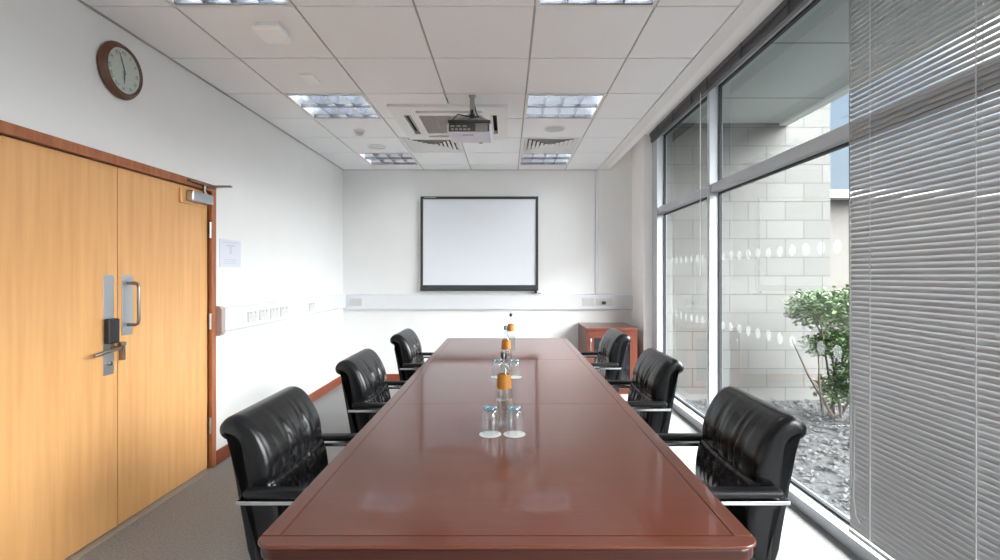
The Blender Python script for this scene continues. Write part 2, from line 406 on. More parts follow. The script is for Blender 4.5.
# ------------------------------------------------------------------ clock
t = thing('wall_clock', 'round wooden wall clock high on left wall above door', 'clock', (XL, 2.71, 2.475))
RX = Matrix.Rotation(PI/2, 3, 'Y')
cy, cz = 2.705, 2.457
bm = B(); lathe(bm, [(.117, .0), (.144, .0), (.149, .006), (.149, .012), (.144, .020), (.141, .022), (.138, .030), (.133, .034), (.130, .035), (.127, .040), (.122, .041), (.119, .038), (.117, .030)], 64, XL+.001, cy, cz, RX, closed=True); obj('rim', bm, 'clockwood', t, smooth=True)
bm = B(); lathe(bm, [(0, .016), (.118, .016), (.118, .028), (0, .028)], 48, XL+.001, cy, cz, RX); obj('dial', bm, 'clockface', t)
def hand(name, ang, L, w, x, tail=.02):
    bm = B(); d = Vector((0, math.sin(ang), math.cos(ang))); n = Vector((0, math.cos(ang), -math.sin(ang))); c = Vector((XL+x, cy, cz))
    pts = [c-d*tail-n*w*.6, c-d*tail+n*w*.6, c+d*L*.55+n*w, c+d*L, c+d*L*.55-n*w]
    a = [bm.verts.new(p) for p in pts]; b = [bm.verts.new(p+Vector((.0015, 0, 0))) for p in pts]
    for i in range(5): bm.faces.new((a[i], a[(i+1) % 5], b[(i+1) % 5], b[i]))
    bm.faces.new(a); bm.faces.new(b[::-1]); obj(name, bm, 'ink', t)
hand('minute_hand', R(338), .10, .004, .034); hand('hour_hand', R(178), .072, .005, .0315)
def text_mesh(s, size):
    cu = bpy.data.curves.new('txt', 'FONT'); cu.body = s; cu.size = size; cu.align_x = 'CENTER'; cu.align_y = 'CENTER'
    o = bpy.data.objects.new('txt', cu); C.objects.link(o)
    dg = bpy.context.evaluated_depsgraph_get(); me = bpy.data.meshes.new_from_object(o.evaluated_get(dg))
    bpy.data.objects.remove(o); bpy.data.curves.remove(cu); return me
for k, s in enumerate(['XII', 'I', 'II', 'III', 'IV', 'V', 'VI', 'VII', 'VIII', 'IX', 'X', 'XI']):
    bm = B(); me = text_mesh(s, .030); a = k*PI/6; n0 = 0; bm.from_mesh(me); bm.verts.ensure_lookup_table()
    for v in bm.verts[n0:]:
        u, w = v.co.x, v.co.y
        ur, wr = u*math.cos(a)+w*math.sin(a), -u*math.sin(a)+w*math.cos(a)
        v.co = Vector((XL+.0296, cy+math.sin(a)*.094+ur, cz+math.cos(a)*.094+wr))
    bpy.data.meshes.remove(me); obj('numeral', bm, 'ink', t)
bm = B(); lathe(bm, [(.1185, .0385), (.06, .0405), (0, .041)], 48, XL+.001, cy, cz, RX); obj('cover_glass', bm, 'pane', t, smooth=True)

# paper notice on the left wall
t = thing('wall_notice', 'pale paper notice on the left wall right of the door', 'notice', (XL, 3.80, 1.42))
bm = B(); box(bm, XL, XL+.003, 3.655, 3.945, 1.42, 1.625); obj('sheet', bm, 'paper', t)
bm = B()
box(bm, XL+.003, XL+.0034, 3.69, 3.91, 1.600, 1.608); box(bm, XL+.003, XL+.0034, 3.74, 3.86, 1.575, 1.588); box(bm, XL+.003, XL+.0034, 3.785, 3.815, 1.515, 1.575)
for z in (1.445, 1.46, 1.475): box(bm, XL+.003, XL+.0034, 3.71, 3.88, z, z+.005)
obj('faded_print', bm, 'paperink', t)

# ------------------------------------------------------------------ ceiling lights
def make_light(x0, y0, label, group):
    x1, y1 = x0+.6, y0+.6
    t = thing('ceiling_light', label, 'ceiling light', ((x0+x1)/2, (y0+y1)/2, H), group=group)
    bm = B()
    f = .022
    for a in ((x0+.003, x0+f, y0+.003, y1-.003), (x1-f, x1-.003, y0+.003, y1-.003), (x0+f, x1-f, y0+.003, y0+f), (x0+f, x1-f, y1-f, y1-.003)): box(bm, *a, H-.003, H+.03)
    obj('trim_frame', bm, 'white', t)
    bm = B()
    x0i, x1i, y0i, y1i = x0+.014, x1-.014, y0+.014, y1-.014
    box(bm, x0i, x1i, y0i, y1i, H+.135, H+.145)
    for a in ((x0i, x0i+.006, y0i, y1i), (x1i-.006, x1i, y0i, y1i), (x0i, x1i, y0i, y0i+.006), (x0i, x1i, y1i-.006, y1i)): box(bm, *a, H+.028, H+.135)
    obj('housing', bm, 'lamphouse', t)
    # V-shaped reflectors lengthwise (along X) and cross blades
    bm = B(); xa, xb = x0+f, x1-f; ya, yb = y0+f, y1-f; ym = (ya+yb)/2
    for c in (ya+.012, ym, yb-.012):
        prism(bm, [(c-.007, H+.022), (c+.007, H+.022), (c+.028 if c < yb-.05 else c+.010, H+.085), (c-.028 if c > ya+.05 else c-.010, H+.085)], xa, xb, 'x')
    obj('reflector', bm, 'louvre', t)
    for c in (ya+.008, ym, yb-.008):
        bm = B(); box(bm, xa, xb, c-.007, c+.007, H-.004, H+.022); obj('louvre_bar', bm, 'louvrebar', t)
    bm = B()
    for k in range(1, 4):
        x = xa+(xb-xa)*k/4
        for (q0, q1) in ((ya+.02, ym-.012), (ym+.012, yb-.02)):
            prism(bm, [(x-.002, H+.004), (x+.002, H+.004), (x+.018, H+.08), (x-.018, H+.08)], q0, q1, 'y')
    obj('cross_blade', bm, 'louvre', t)
    for y in ((ya+ym)/2, (ym+yb)/2):
        bm = B(); tube(bm, [(xa+.01, y, H+.108), (xb-.01, y, H+.108)], .013, 12); obj('lamp_tube', bm, 'tube', t, smooth=True)
    return t
names = ['left louvred ceiling light in the row nearest the camera', 'right louvred ceiling light in the row nearest the camera',
         'left louvred ceiling light in the middle row, beside the ceiling air unit', 'right louvred ceiling light in the middle row, right of the projector',
         'left louvred ceiling light in the row nearest the far wall', 'right louvred ceiling light in the row nearest the far wall']
first = make_light(*lamps[0], names[0], 'recessed ceiling lights')
for (x, y), n in zip(lamps[1:], names[1:]): dup(first, (x+.3, y+.3, H), 0, n)

# square air diffusers
def make_diffuser(x0, y0, label):
    cx, cy = x0+.3, y0+.3
    t = thing('air_diffuser', label, 'air vent', (cx, cy, H), group='ceiling air diffusers')
    bm = B()
    for a in ((x0+.003, x0+.035, y0+.003, y0+.597), (x0+.565, x0+.597, y0+.003, y0+.597), (x0+.035, x0+.565, y0+.003, y0+.035), (x0+.035, x0+.565, y0+.565, y0+.597)): box(bm, *a, H-.002, H+.02)
    obj('vent_frame', bm, 'white', t)
    bm = B(); box(bm, x0+.02, x0+.58, y0+.02, y0+.58, H+.07, H+.08); obj('duct', bm, 'slot', t)
    bm = B()
    for k in range(6):
        h = .262-k*.042; w = .032
        a = [(-h, -h), (h, -h), (h, h), (-h, h)]; hi = h-w
        b = [(-hi, -hi), (hi, -hi), (hi, hi), (-hi, hi)]
        va = [bm.verts.new((cx+p, cy+q, H+.002)) for p, q in a]; vb = [bm.verts.new((cx+p, cy+q, H+.016)) for p, q in b]
        vc = [bm.verts.new((cx+p, cy+q, H+.005)) for p, q in a]; vd = [bm.verts.new((cx+p, cy+q, H+.019)) for p, q in b]
        for i in range(4):
            j = (i+1) % 4
            bm.faces.new((va[i], va[j], vb[j], vb[i])); bm.faces.new((vc[j], vc[i], vd[i], vd[j])); bm.faces.new((va[j], va[i], vc[i], vc[j])); bm.faces.new((vb[i], vb[j], vd[j], vd[i]))
    obj('vane', bm, 'white', t)
    return t
dd = make_diffuser(*diffs[0], 'square white air diffuser left, just beyond the ceiling air unit')
dup(dd, (diffs[1][0]+.3, diffs[1][1]+.3, H), 0, 'square white air diffuser right, between the two right-hand lights')

# ceiling cassette air conditioner
x0, x1, y0, y1 = CAS
t = thing('air_conditioner', 'white square ceiling cassette air conditioner above the projector', 'air conditioner', ((x0+x1)/2, (y0+y1)/2, H))
def ring(bm, o, i, z0, z1):
    box(bm, o[0], i[0], o[2], o[3], z0, z1); box(bm, i[1], o[1], o[2], o[3], z0, z1); box(bm, i[0], i[1], o[2], i[2], z0, z1); box(bm, i[0], i[1], i[3], o[3], z0, z1)
bm = B(); gi = (x0+.21, x1-.21, y0+.21, y1-.21)
# fascia with four air slots: outer ring, inner ring, corner bridges
s0 = (x0+.09, x1-.09, y0+.09, y1-.09); s1 = (x0+.145, x1-.145, y0+.145, y1-.145)
ring(bm, CAS, s0, H-.022, H+.01); ring(bm, s1, gi, H-.022, H+.01)
for cx_ in (0, 1):
    for cy_ in (0, 1):
        qx = (s0[0], s1[0]+.06) if cx_ == 0 else (s1[1]-.06, s0[1]); qy = (s0[2], s1[2]+.0) if cy_ == 0 else (s1[3], s0[3])
        box(bm, *qx, *qy, H-.022, H+.01)
        qx = (s0[0], s1[0]) if cx_ == 0 else (s1[1], s0[1]); qy = (s1[2], s1[2]+.06) if cy_ == 0 else (s1[3]-.06, s1[3])
        box(bm, *qx, *qy, H-.022, H+.01)
obj('fascia', bm, 'white', t)
bm = B(); box(bm, x0+.02, x1-.03, y0+.03, y1-.03, H+.05, H+.06); obj('cassette_body', bm, 'slot', t)
bm = B(); box(bm, gi[0], gi[1], gi[2], gi[3], H-.008, H+.004)
n = 18
for k in range(n):
    yy = gi[2]+(gi[3]-gi[2])*(k+.5)/n; box(bm, gi[0], gi[1], yy-.005, yy+.005, H-.016, H-.008)
for xx in (gi[0]+.133, (gi[0]+gi[1])/2, gi[1]-.133): box(bm, xx-.004, xx+.004, gi[2], gi[3], H-.018, H-.008)
obj('intake_grille', bm, 'grille', t)
def vane(pts, ax, lo, hi): 
    bm = B(); prism(bm, pts, lo, hi, ax); obj('air_vane', bm, 'white', t)
L0, L1 = s1[0]+.07, s1[1]-.07; K0, K1 = s1[2]+.07, s1[3]-.07
vane([(s1[2]-.010, H-.002), (s1[2]-.006, H-.002), (s1[2]-.002, H-.024), (s1[2]-.006, H-.024)], 'x', L0, L1)
vane([(s0[3]-.012, H-.004), (s0[3]-.016, H+.0), (s1[3]+.004, H-.030), (s1[3]+.008, H-.034)], 'x', L0, L1)
vane([(s1[0]-.020, H-.012), (s1[0]-.017, H-.009), (s1[0]-.003, H-.026), (s1[0]-.006, H-.029)], 'y', K0, K1)
vane([(s1[1]+.020, H-.012), (s1[1]+.017, H-.009), (s1[1]+.003, H-.026), (s1[1]+.006, H-.029)], 'y', K0, K1)

# projector hanging on its ceiling mount
t = thing('projector', 'light grey projector hanging on a ceiling mount over the table', 'projector', (-.28, 3.85, 2.41))
px0, px1, py0, py1, pz0, pz1 = -.441, -.118, 3.70, 3.985, 2.405, 2.495
bm = B(); box(bm, px0, px1, py0+.006, py1, pz0, pz1-.015); obj('case', bm, 'projgrey', t, bevel=.012)
bm = B(); box(bm, px0+.012, px1-.012, py0, py0+.008, pz0+.012, pz1-.02); rear = obj('rear_panel', bm, 'projdark', t, bevel=.002)
bm = B()
for k in range(5): box(bm, px0+.03+.03*k, px0+.05+.03*k, py0-.004, py0, pz0+.02, pz0+.034)
for k in range(3): box(bm, px0+.025+.045*k, px0+.055+.045*k, py0-.004, py0, pz0+.045, pz0+.056)
obj('connector', bm, 'polegrey', rear)
bm = B()
for k in range(7): box(bm, px1-.115, px1-.025, py0-.003, py0, pz0+.016+.008*k, pz0+.020+.008*k)
obj('vent_grille', bm, 'grille', rear)
bm = B(); box(bm, px0+.004, px1-.004, py0+.01, py1-.01, pz1-.015, pz1+.012); obj('top_cover', bm, 'darkgrey', t, bevel=.008)
bm = B(); lathe(bm, [(.0, 0), (.032, 0), (.036, .01), (.036, .03), (.026, .034), (.02, .022), (0, .018)], 24, px1-.09, py1, pz0+.04, Matrix.Rotation(-PI/2, 3, 'X')); obj('lens', bm, 'black', t, smooth=True)
bm = B(); box(bm, px1-.21, px1-.13, py0+.03, py0+.06, pz0-.004, pz0); obj('foot', bm, 'grid', t)
bm = B(); box(bm, -.277, -.242, 3.745, 3.778, 2.56, H-.008); obj('mount_pole', bm, 'polegrey', t, bevel=.003)
bm = B(); box(bm, -.285, -.234, 3.738, 3.785, H-.008, H-.001); obj('ceiling_plate', bm, 'polegrey', t)
bm = B(); lathe(bm, [(.018, 0), (.02, .02), (.02, .05), (.014, .07), (0, .07)], 16, -.26, 3.762, 2.535); obj('swivel_joint', bm, 'black', t, smooth=True)
for ex, ey in ((-.37, 3.76), (-.15, 3.78), (-.33, 3.93), (-.17, 3.93)):
    bm = B(); tube(bm, [(-.26, 3.765, 2.56), (-.26+(ex+.26)*.45, 3.765+(ey-3.765)*.4, 2.545), (ex, ey, 2.52), (ex, ey, 2.506)], .011, 8); obj('mount_arm', bm, 'polegrey', t, smooth=True)
bm = B(); tube(bm, [(-.25, 3.77, 2.66), (-.232, 3.785, 2.58), (-.21, 3.74, 2.535), (-.28, 3.70, 2.525), (-.36, 3.695, 2.54), (-.40, 3.69, 2.50), (-.38, 3.694, 2.46)], .005, 8); obj('cable', bm, 'black', t, smooth=True)

# small ceiling devices
t = thing('wireless_access_point', 'boxy white access point on the left ceiling tiles', 'access point', (-1.27, 2.73, H))
bm = B(); box(bm, -1.33, -1.21, 2.66, 2.80, H-.022, H-.001); obj('mounting_base', bm, 'white', t, bevel=.004)
bm = B(); box(bm, -1.345, -1.20, 2.64, 2.815, H-.05, H-.022); obj('cover', bm, 'device', t, bevel=.012)
bm = B(); box(bm, -1.378, -1.288, 3.34, 3.48, H-.022, H-.001); tag(obj('ceiling_sensor', bm, 'device', bevel=.008), 'small flat white sensor box on left ceiling beyond the access point', 'sensor')
t = thing('smoke_detector', 'small round white smoke detector near the left middle light', 'smoke detector', (-1.37, 4.67, H))
bm = B(); lathe(bm, [(.05, 0), (.05, -.012), (.046, -.016), (0, -.016)], 24, -1.37, 4.67, H-.001); obj('detector_base', bm, 'white', t, smooth=True)
bm = B(); lathe(bm, [(.036, -.017), (.034, -.034), (.024, -.044), (0, -.046)], 24, -1.37, 4.67, H-.001); obj('detector_head', bm, 'socket', t, smooth=True)
for x, y, n in ((-1.36, 5.25, 'flat round ceiling speaker left, by the far left light'), (.435, 4.60, 'flat round ceiling speaker right of the air conditioner')):
    t = thing('ceiling_speaker', n, 'speaker', (x, y, H), group='round ceiling speakers')
    bm = B(); lathe(bm, [(.10, 0), (.10, -.006), (.092, -.009), (.085, -.006), (.085, 0)], 40, x, y, H-.0005, closed=True); obj('speaker_rim', bm, 'white', t, smooth=True)
    bm = B(); lathe(bm, [(.085, -.001), (.05, -.006), (0, -.008)], 40, x, y, H-.0005); obj('speaker_grille', bm, 'socket', t, smooth=True)

# ------------------------------------------------------------------ windows on the right wall
XG0, XG1 = 1.778, 1.786
def window(n, y0, y1, jamb_far):
    r = sroot('window_%d' % n, ((XW+XW+.11)/2, (y0+y1)/2, 0))
    bm = B()
    box(bm, XW, XW+.11, y0, y0+.05, .07, ZS-.001)                        # near mullion
    if jamb_far: box(bm, XW, XW+.11, y1-jamb_far, y1, .07, ZS-.001)
    ye = y1-jamb_far if jamb_far else y1
    box(bm, XW+.015, XW+.11, y0+.05, ye, 2.05, 2.12)
    box(bm, XW+.02, XW+.11, y0+.05, ye, ZS-.06, ZS-.001)
    obj('window_frame', bm, 'alu', r, bevel=.003)
    bm = B(); box(bm, XW, XW+.13, y0, y1, 0.001, .07); obj('window_sill', bm, 'alu', r, bevel=.004)
    bm = B(); g_ = .014
    for z0, z1 in ((.07, 2.05), (2.12, ZS-.06)):
        ring_ = ((y0+.05, y0+.05+g_, z0, z1), (ye-g_, ye, z0, z1), (y0+.05+g_, ye-g_, z0, z0+g_), (y0+.05+g_, ye-g_, z1-g_, z1))
        for a, b, c, d in ring_: box(bm, XG0-.012, XG1+.006, a, b, c, d)
    obj('gasket', bm, 'gasket', r)
    for nm, z0, z1 in (('lower_pane', .07, 2.05), ('upper_pane', 2.12, ZS-.06)):
        bm = B(); v = [bm.verts.new(p) for p in ((XG0, y0+.052, z0+.002), (XG0, ye-.002, z0+.002), (XG0, ye-.002, z1-.002), (XG0, y0+.052, z1-.002))]; bm.faces.new(v)
        p = obj(nm, bm, 'pane', r)
    bm = B(); k = 0
    for zz, rr in ((.948, .037), (1.513, .037)):
        yy = 2.703-.143*20
        while yy < ye-.06:
            if yy > y0+.10:
                c = bm.verts.new((XG0-.0012, yy, zz)); rim = [bm.verts.new((XG0-.0012, yy+rr*math.cos(2*PI*q/24), zz+rr*math.sin(2*PI*q/24))) for q in range(24)]
                for q in range(24): bm.faces.new((c, rim[q], rim[(q+1) % 24]))
            yy += .143
    obj('frosted_dots', bm, 'frost', r)
window(1, 4.20, YP-.0, .19)
window(2, 1.30, 4.20, 0)
window(3, YB, 1.30, .05)

# ------------------------------------------------------------------ blinds
def blind_slats(bm, y0, y1, z0, z1, pitch, xc, ang):
    z = z0; w = .0145
    while z < z1:
        dx, dz = math.cos(ang)*w, math.sin(ang)*w
        nx, nz = -math.sin(ang)*.004, math.cos(ang)*.004
        jit = random.uniform(-.0006, .0006)
        P = [(xc-dx, z-dz+jit), (xc+nx, z+nz+jit), (xc+dx, z+dz+jit)]
        va = [bm.verts.new((p[0], y0, p[1])) for p in P]; vb = [bm.verts.new((p[0], y1, p[1])) for p in P]
        bm.faces.new((va[0], va[1], vb[1], vb[0])); bm.faces.new((va[1], va[2], vb[2], vb[1]))
        z += pitch
XB = 1.672
t = thing('venetian_blind', 'lowered grey venetian blind covering the window nearest the camera', 'blind', (XB, 1.78, .09))
by0, by1 = .98, 2.447
bm = B(); blind_slats(bm, by0, by1, .150, 2.93, .025, XB, R(64)); obj('slats', bm, 'slat', t, smooth=True)
bm = B(); box(bm, XB-.02, XB+.016, by0, by1, ZS-.06, ZS-.002); obj('headrail', bm, 'rail', t)
bm = B(); box(bm, XB-.013, XB+.013, by0, by1, .112, .130); obj('bottom_rail', bm, 'slat', t, bevel=.004)
for y in (2.30, 1.78, 1.12):
    bm = B()
    for dx in (-.0125, .0125): box(bm, XB+dx-.001, XB+dx+.001, y-.002, y+.002, .13, 2.94)
    obj('ladder_cord', bm, 'socket', t)
bm = B(); tube(bm, [(XB-.022, 2.42, 2.94), (XB-.024, 2.42, 1.6), (XB-.022, 2.415, .35)], .0035, 8); obj('tilt_wand', bm, 'slat', t, smooth=True)
bm = B(); tube(bm, [(XB-.02, 2.39, .75), (XB-.026, 2.39, .30), (XB-.024, 2.375, .215), (XB-.022, 2.35, .20), (XB-.02, 2.33, .235)], .002, 8); obj('pull_cord', bm, 'slat', t, smooth=True)
t = thing('venetian_blind', 'raised dark grey blind bunched under head of the far windows', 'blind', (XB, 4.1, 2.9))
ry0, ry1 = 2.56, 5.82
bm = B(); box(bm, XB-.022, XB+.016, ry0, ry1, ZS-.042, ZS-.002); obj('headrail', bm, 'rail', t)
bm = B()
for k in range(13): box(bm, XB-.013, XB+.0125, ry0+.01, ry1-.01, 2.902+k*.0042, 2.9052+k*.0042)
obj('slat_stack', bm, 'rail', t)
bm = B(); box(bm, XB-.014, XB+.014, ry0+.01, ry1-.01, 2.888, 2.901); obj('bottom_rail', bm, 'rail', t)
for y in (2.95, 3.55, 4.15, 4.5, 5.0, 5.5):
    bm = B(); box(bm, XB-.026, XB-.022, y-.012, y+.012, 2.89, ZS-.004); obj('bracket', bm, 'darkgrey', t)
bm = B(); tube(bm, [(XB-.03, 4.27, 2.90), (XB-.032, 4.27, 1.35)], .004, 8); obj('tilt_wand', bm, 'white', t, smooth=True)

# ------------------------------------------------------------------ boardroom table
TX0, TX1, TY0, TY1, TZ = -.586, .586, 1.150, 4.95, .74
t = thing('conference_table', 'long polished reddish cherry wood boardroom table on grey carpet', 'table', (0, (TY0+TY1)/2, 0))
def rounded(x0, x1, y0, y1, r, n=8):
    pts = []
    for cx, cy, a0 in ((x1-r, y0+r, -PI/2), (x1-r, y1-r, 0), (x0+r, y1-r, PI/2), (x0+r, y0+r, PI)):
        for k in range(n+1):
            a = a0+PI/2*k/n; pts.append((cx+r*math.cos(a), cy+r*math.sin(a)))
    return pts
bm = B(); prism(bm, rounded(TX0+.004, TX1-.004, TY0+.004, TY1-.004, .045), TZ-.044, TZ-.006, 'z'); obj('table_core', bm, 'table_dark', t, bevel=.012, bseg=4)
bw, gp = .047, .0012
segs = [TY0+bw, 2.42, 3.69, TY1-bw]
for a, b in zip(segs[:-1], segs[1:]):
    bm = B(); box(bm, TX0+bw+gp, TX1-bw-gp, a+gp, b-gp, TZ-.008, TZ); obj('top_panel', bm, 'table_x', t)
def corner_board(pts): 
    bm = B(); prism(bm, pts, TZ-.0085, TZ, 'z'); return bm
def arc(cx, cy, r, a0, a1, n=8): return [(cx+r*math.cos(a0+(a1-a0)*k/n), cy+r*math.sin(a0+(a1-a0)*k/n)) for k in range(n+1)]
r = .042
for s, y_in, y_out in ((1, TY0+bw-gp, TY0), (-1, TY1-bw+gp, TY1)):
    if s == 1: pts = [(TX0, y_in)] + arc(TX0+r, TY0+r, r, PI, 1.5*PI) + arc(TX1-r, TY0+r, r, 1.5*PI, 2*PI) + [(TX1, y_in)]
    else: pts = [(TX1, y_in)] + arc(TX1-r, TY1-r, r, 0, PI/2) + arc(TX0+r, TY1-r, r, PI/2, PI) + [(TX0, y_in)]
    bm = corner_board(pts); obj('end_board', bm, 'table_x', t, bevel=.003, bseg=2)
for x0_, x1_ in ((TX0, TX0+bw-gp), (TX1-bw+gp, TX1)):
    bm = B(); box(bm, x0_, x1_, TY0+bw+gp, TY1-bw-gp, TZ-.0085, TZ); obj('side_board', bm, 'table_y', t, bevel=.003, bseg=2)
for y in (1.75, 3.05, 4.35):
    bm = B(); box(bm, -.17, .17, y-.19, y+.19, .05, TZ-.044); box(bm, -.21, .21, y-.25, y+.25, 0, .05); obj('pedestal', bm, 'table_dark', t, bevel=.006)

# ------------------------------------------------------------------ chairs
def catmull(pts, n=4, closed=True):
    out = []; N = len(pts)
    for i in range(N):
        p0, p1, p2, p3 = [Vector(pts[(i+k) % N]) for k in (-1, 0, 1, 2)]
        for k in range(n):
            q = k/n
            out.append(.5*((2*p1)+(-p0+p2)*q+(2*p0-5*p1+4*p2-p3)*q*q+(-p0+3*p1-3*p2+p3)*q**3))
    return out
FRONT = [(-.205, .43), (-.187, .49), (-.183, .55), (-.190, .612), (-.200, .652), (-.213, .670), (-.214, .690), (-.228, .742), (-.254, .795), (-.284, .838), (-.315, .868),
         (-.350, .882), (-.384, .874), (-.403, .850), (-.400, .822), (-.380, .804), (-.356, .798), (-.340, .775), (-.328, .72), (-.312, .65), (-.294, .58), (-.274, .50), (-.262, .43)]
def back_mesh():
    bm = B(); out = catmull([(p[0]+max(0, p[1]-.66)*.12, p[1]+.024*min(1, (p[1]-.43)/.2)) for p in FRONT], 4); N = len(out)
    nrm = []
    for i in range(N):
        d = (out[(i+1) % N]-out[i-1]).normalized(); nrm.append(Vector((d.y, -d.x)))
    area = sum(out[i].x*out[(i+1) % N].y-out[(i+1) % N].x*out[i].y for i in range(N))
    sgn = 1 if area > 0 else -1
    W = .237; rr = .028
    st = [-W, -W+.003, -W+.008, -W+.016, -W+rr]; n = 44
    ys = st + [(-W+rr)+(2*W-2*rr)*k/n for k in range(1, n)] + [-y for y in st[::-1]]
    rng = random.Random(3); folds = [(rng.uniform(-.2, .2), rng.uniform(.005, .010), rng.uniform(.003, .0065), rng.uniform(-.35, .35), rng.uniform(.70, .76), rng.uniform(.80, .86)) for _ in range(20)]
    lfolds = [(rng.uniform(-.2, .2), rng.uniform(.005, .009), rng.uniform(.0025, .005), rng.uniform(-.5, .5)) for _ in range(13)]
    rings = []
    for y in ys:
        d = max(0.0, (abs(y)-(W-rr))/rr); ins = rr*(1-math.sqrt(max(0, 1-d*d)))
        ring_ = []
        for i in range(N):
            p = out[i] - nrm[i]*sgn*ins
            x, z = p.x, p.y
            front = i < 4*11
            if front and d < 1:
                disp = 0
                fade = 1-d
                if z > .672:
                    for fy, fw, fa, sl, za, zb in folds:
                        yc = fy*(.75+.9*(z-.68)) + sl*(z-.76)*.3
                        env = math.exp(-((z-.755)/.075)**2)
                        disp -= fa*env*math.exp(-((y-yc)/fw)**2)
                    disp += .012*math.exp(-((z-.77)/.08)**2)*(1-(y/W)**2)
                elif z > .5:
                    for fy, fw, fa, sl in lfolds:
                        yc = fy+sl*(z-.66)
                        env = max(0, min(1, (z-.54)/.06))
                        disp -= fa*env*math.exp(-((y-yc)/fw)**2)
                    disp += .010*math.exp(-((z-.59)/.06)**2)*(1-(y/W)**2)
                # groove sags in the middle
                q = nrm[i]*sgn*disp*fade
                x += q.x; z += q.y
                if .60 < p.y < .74: z -= .012*math.cos(y/W*PI/2)*math.exp(-((p.y-.675)/.03)**2)
            ring_.append(bm.verts.new((x, y, z)))
        rings.append(ring_)
    for a, b in zip(rings[:-1], rings[1:]):
        for i in range(N): bm.faces.new((a[i], a[(i+1) % N], b[(i+1) % N], b[i]))
    bm.faces.new(rings[0]); bm.faces.new(rings[-1][::-1])
    return bm
def make_chair(label):
    t = thing('boardroom_chair', label, 'chair', (0, 0, 0), 0, 'black leather chairs around the table')
    o = obj('backrest', back_mesh(), 'leather', t, smooth=True, local=True)
    # shell behind the back, bending forward under the seat
    outer = [(-.352, .806), (-.344, .76), (-.330, .69), (-.316, .61), (-.302, .53), (-.292, .47), (-.276, .42), (-.245, .388), (-.19, .372), (-.05, .366), (.16, .366)]
    inner = [(.16, .392), (-.05, .392), (-.18, .398), (-.225, .412), (-.248, .44), (-.262, .48), (-.274, .535), (-.287, .61), (-.301, .69), (-.317, .76), (-.326, .803)]
    bm = B(); prism(bm, outer+inner, -.222, .222, 'y'); obj('back_shell', bm, 'shell', t, bevel=.008, local=True)
    # seat
    pr = catmull([(-.20, .40), (-.10, .396), (.08, .396), (.20, .398), (.255, .412), (.272, .445), (.255, .478), (.18, .492), (.05, .488), (-.10, .480), (-.18, .478), (-.215, .455), (-.215, .42)], 4)
    bm = B(); W = .235; rings = []
    N = len(pr); cxx, czz = .03, .445
    for y, k in ((-W, .80), (-W+.006, .90), (-W+.016, .965), (-W+.032, 1), (-.1, 1.0), (0, 1.0), (.1, 1.0), (W-.032, 1), (W-.016, .965), (W-.006, .90), (W, .80)):
        kx = 1-(1-k)*.18
        rings.append([bm.verts.new((cxx+(p.x-cxx)*kx, y, czz+(p.y-czz)*k)) for p in pr])
    for a, b in zip(rings[:-1], rings[1:]):
        for i in range(N): bm.faces.new((a[i], a[(i+1) % N], b[(i+1) % N], b[i]))
    bm.faces.new(rings[0]); bm.faces.new(rings[-1][::-1]); obj('seat', bm, 'leather', t, smooth=True, local=True)
    for s in (-1, 1):
        y = s*.268
        bm = B(); box(bm, -.272, .165, y-.024, y+.024, .666, .691); arm = obj('armrest', bm, 'armpad', t, bevel=.011, bseg=4, local=True)
        # flat chrome bar under the pad, turning down to the seat side
        path = [(-.292, .652), (-.10, .652), (.10, .652), (.145, .647), (.172, .629), (.182, .598), (.17, .50), (.15, .43)]
        bm = B(); hw = .019; th = .0065
        L = []; 
        for i, p in enumerate(path):
            q0, q1 = Vector(path[max(i-1, 0)]), Vector(path[min(i+1, len(path)-1)]); d = (q1-q0).normalized(); nn = Vector((-d.y, d.x))
            L.append([bm.verts.new((p[0]+nn.x*a*th, y+b*hw, p[1]+nn.y*a*th)) for a, b in ((-1, -1), (1, -1), (1, 1), (-1, 1))])
        for a, b in zip(L[:-1], L[1:]):
            for i in range(4): bm.faces.new((a[i], a[(i+1) % 4], b[(i+1) % 4], b[i]))
        bm.faces.new(L[0]); bm.faces.new(L[-1][::-1])
        box(bm, .13, .17, min(y, s*.20), max(y, s*.20), .418, .432)
        b_ = obj('arm_bar', bm, 'chrome', arm, bevel=.002, local=True); b_['label'] = 'chrome bar under the armrest'
    bm = B(); lathe(bm, [(.03, .09), (.03, .24), (.022, .245), (.022, .366), (0, .366)], 20); obj('gas_column', bm, 'chrome', t, smooth=True, local=True)
    for k in range(5):
        a = 2*PI*k/5+.3; c, s_ = math.cos(a), math.sin(a)
        bm = B(); tube(bm, [(.02*c, .02*s_, .105), (.15*c, .15*s_, .095), (.29*c, .29*s_, .06)], [.024, .020, .013], 10); lg = obj('leg', bm, 'chrome', t, smooth=True, local=True)
        bm = B(); lathe(bm, [(.018, 0), (.024, .006), (.024, .03), (.012, .05), (0, .05)], 16, .283*c, .283*s_, 0); obj('glide', bm, 'black', lg, smooth=True, local=True)
    return t
first = make_chair('black leather armchair left of table, nearest the camera and the door')
first.location = (-.548, 1.845, 0)
spots = [(-.535, 2.90, 0, 'black leather armchair left of table, second from the camera'),
         (-.515, 4.07, 0, 'black leather armchair left of table, nearest the far wall'),
         (.588, 1.845, PI, 'black leather armchair right of table, nearest the camera and the blind'),
         (.570, 2.925, PI, 'black leather armchair right of table by the window, second from the camera'),
         (.575, 4.095, PI, 'black leather armchair right of table, in front of the wooden cupboard')]
for x, y, rz, lab in spots: dup(first, (x, y, 0), rz, lab)

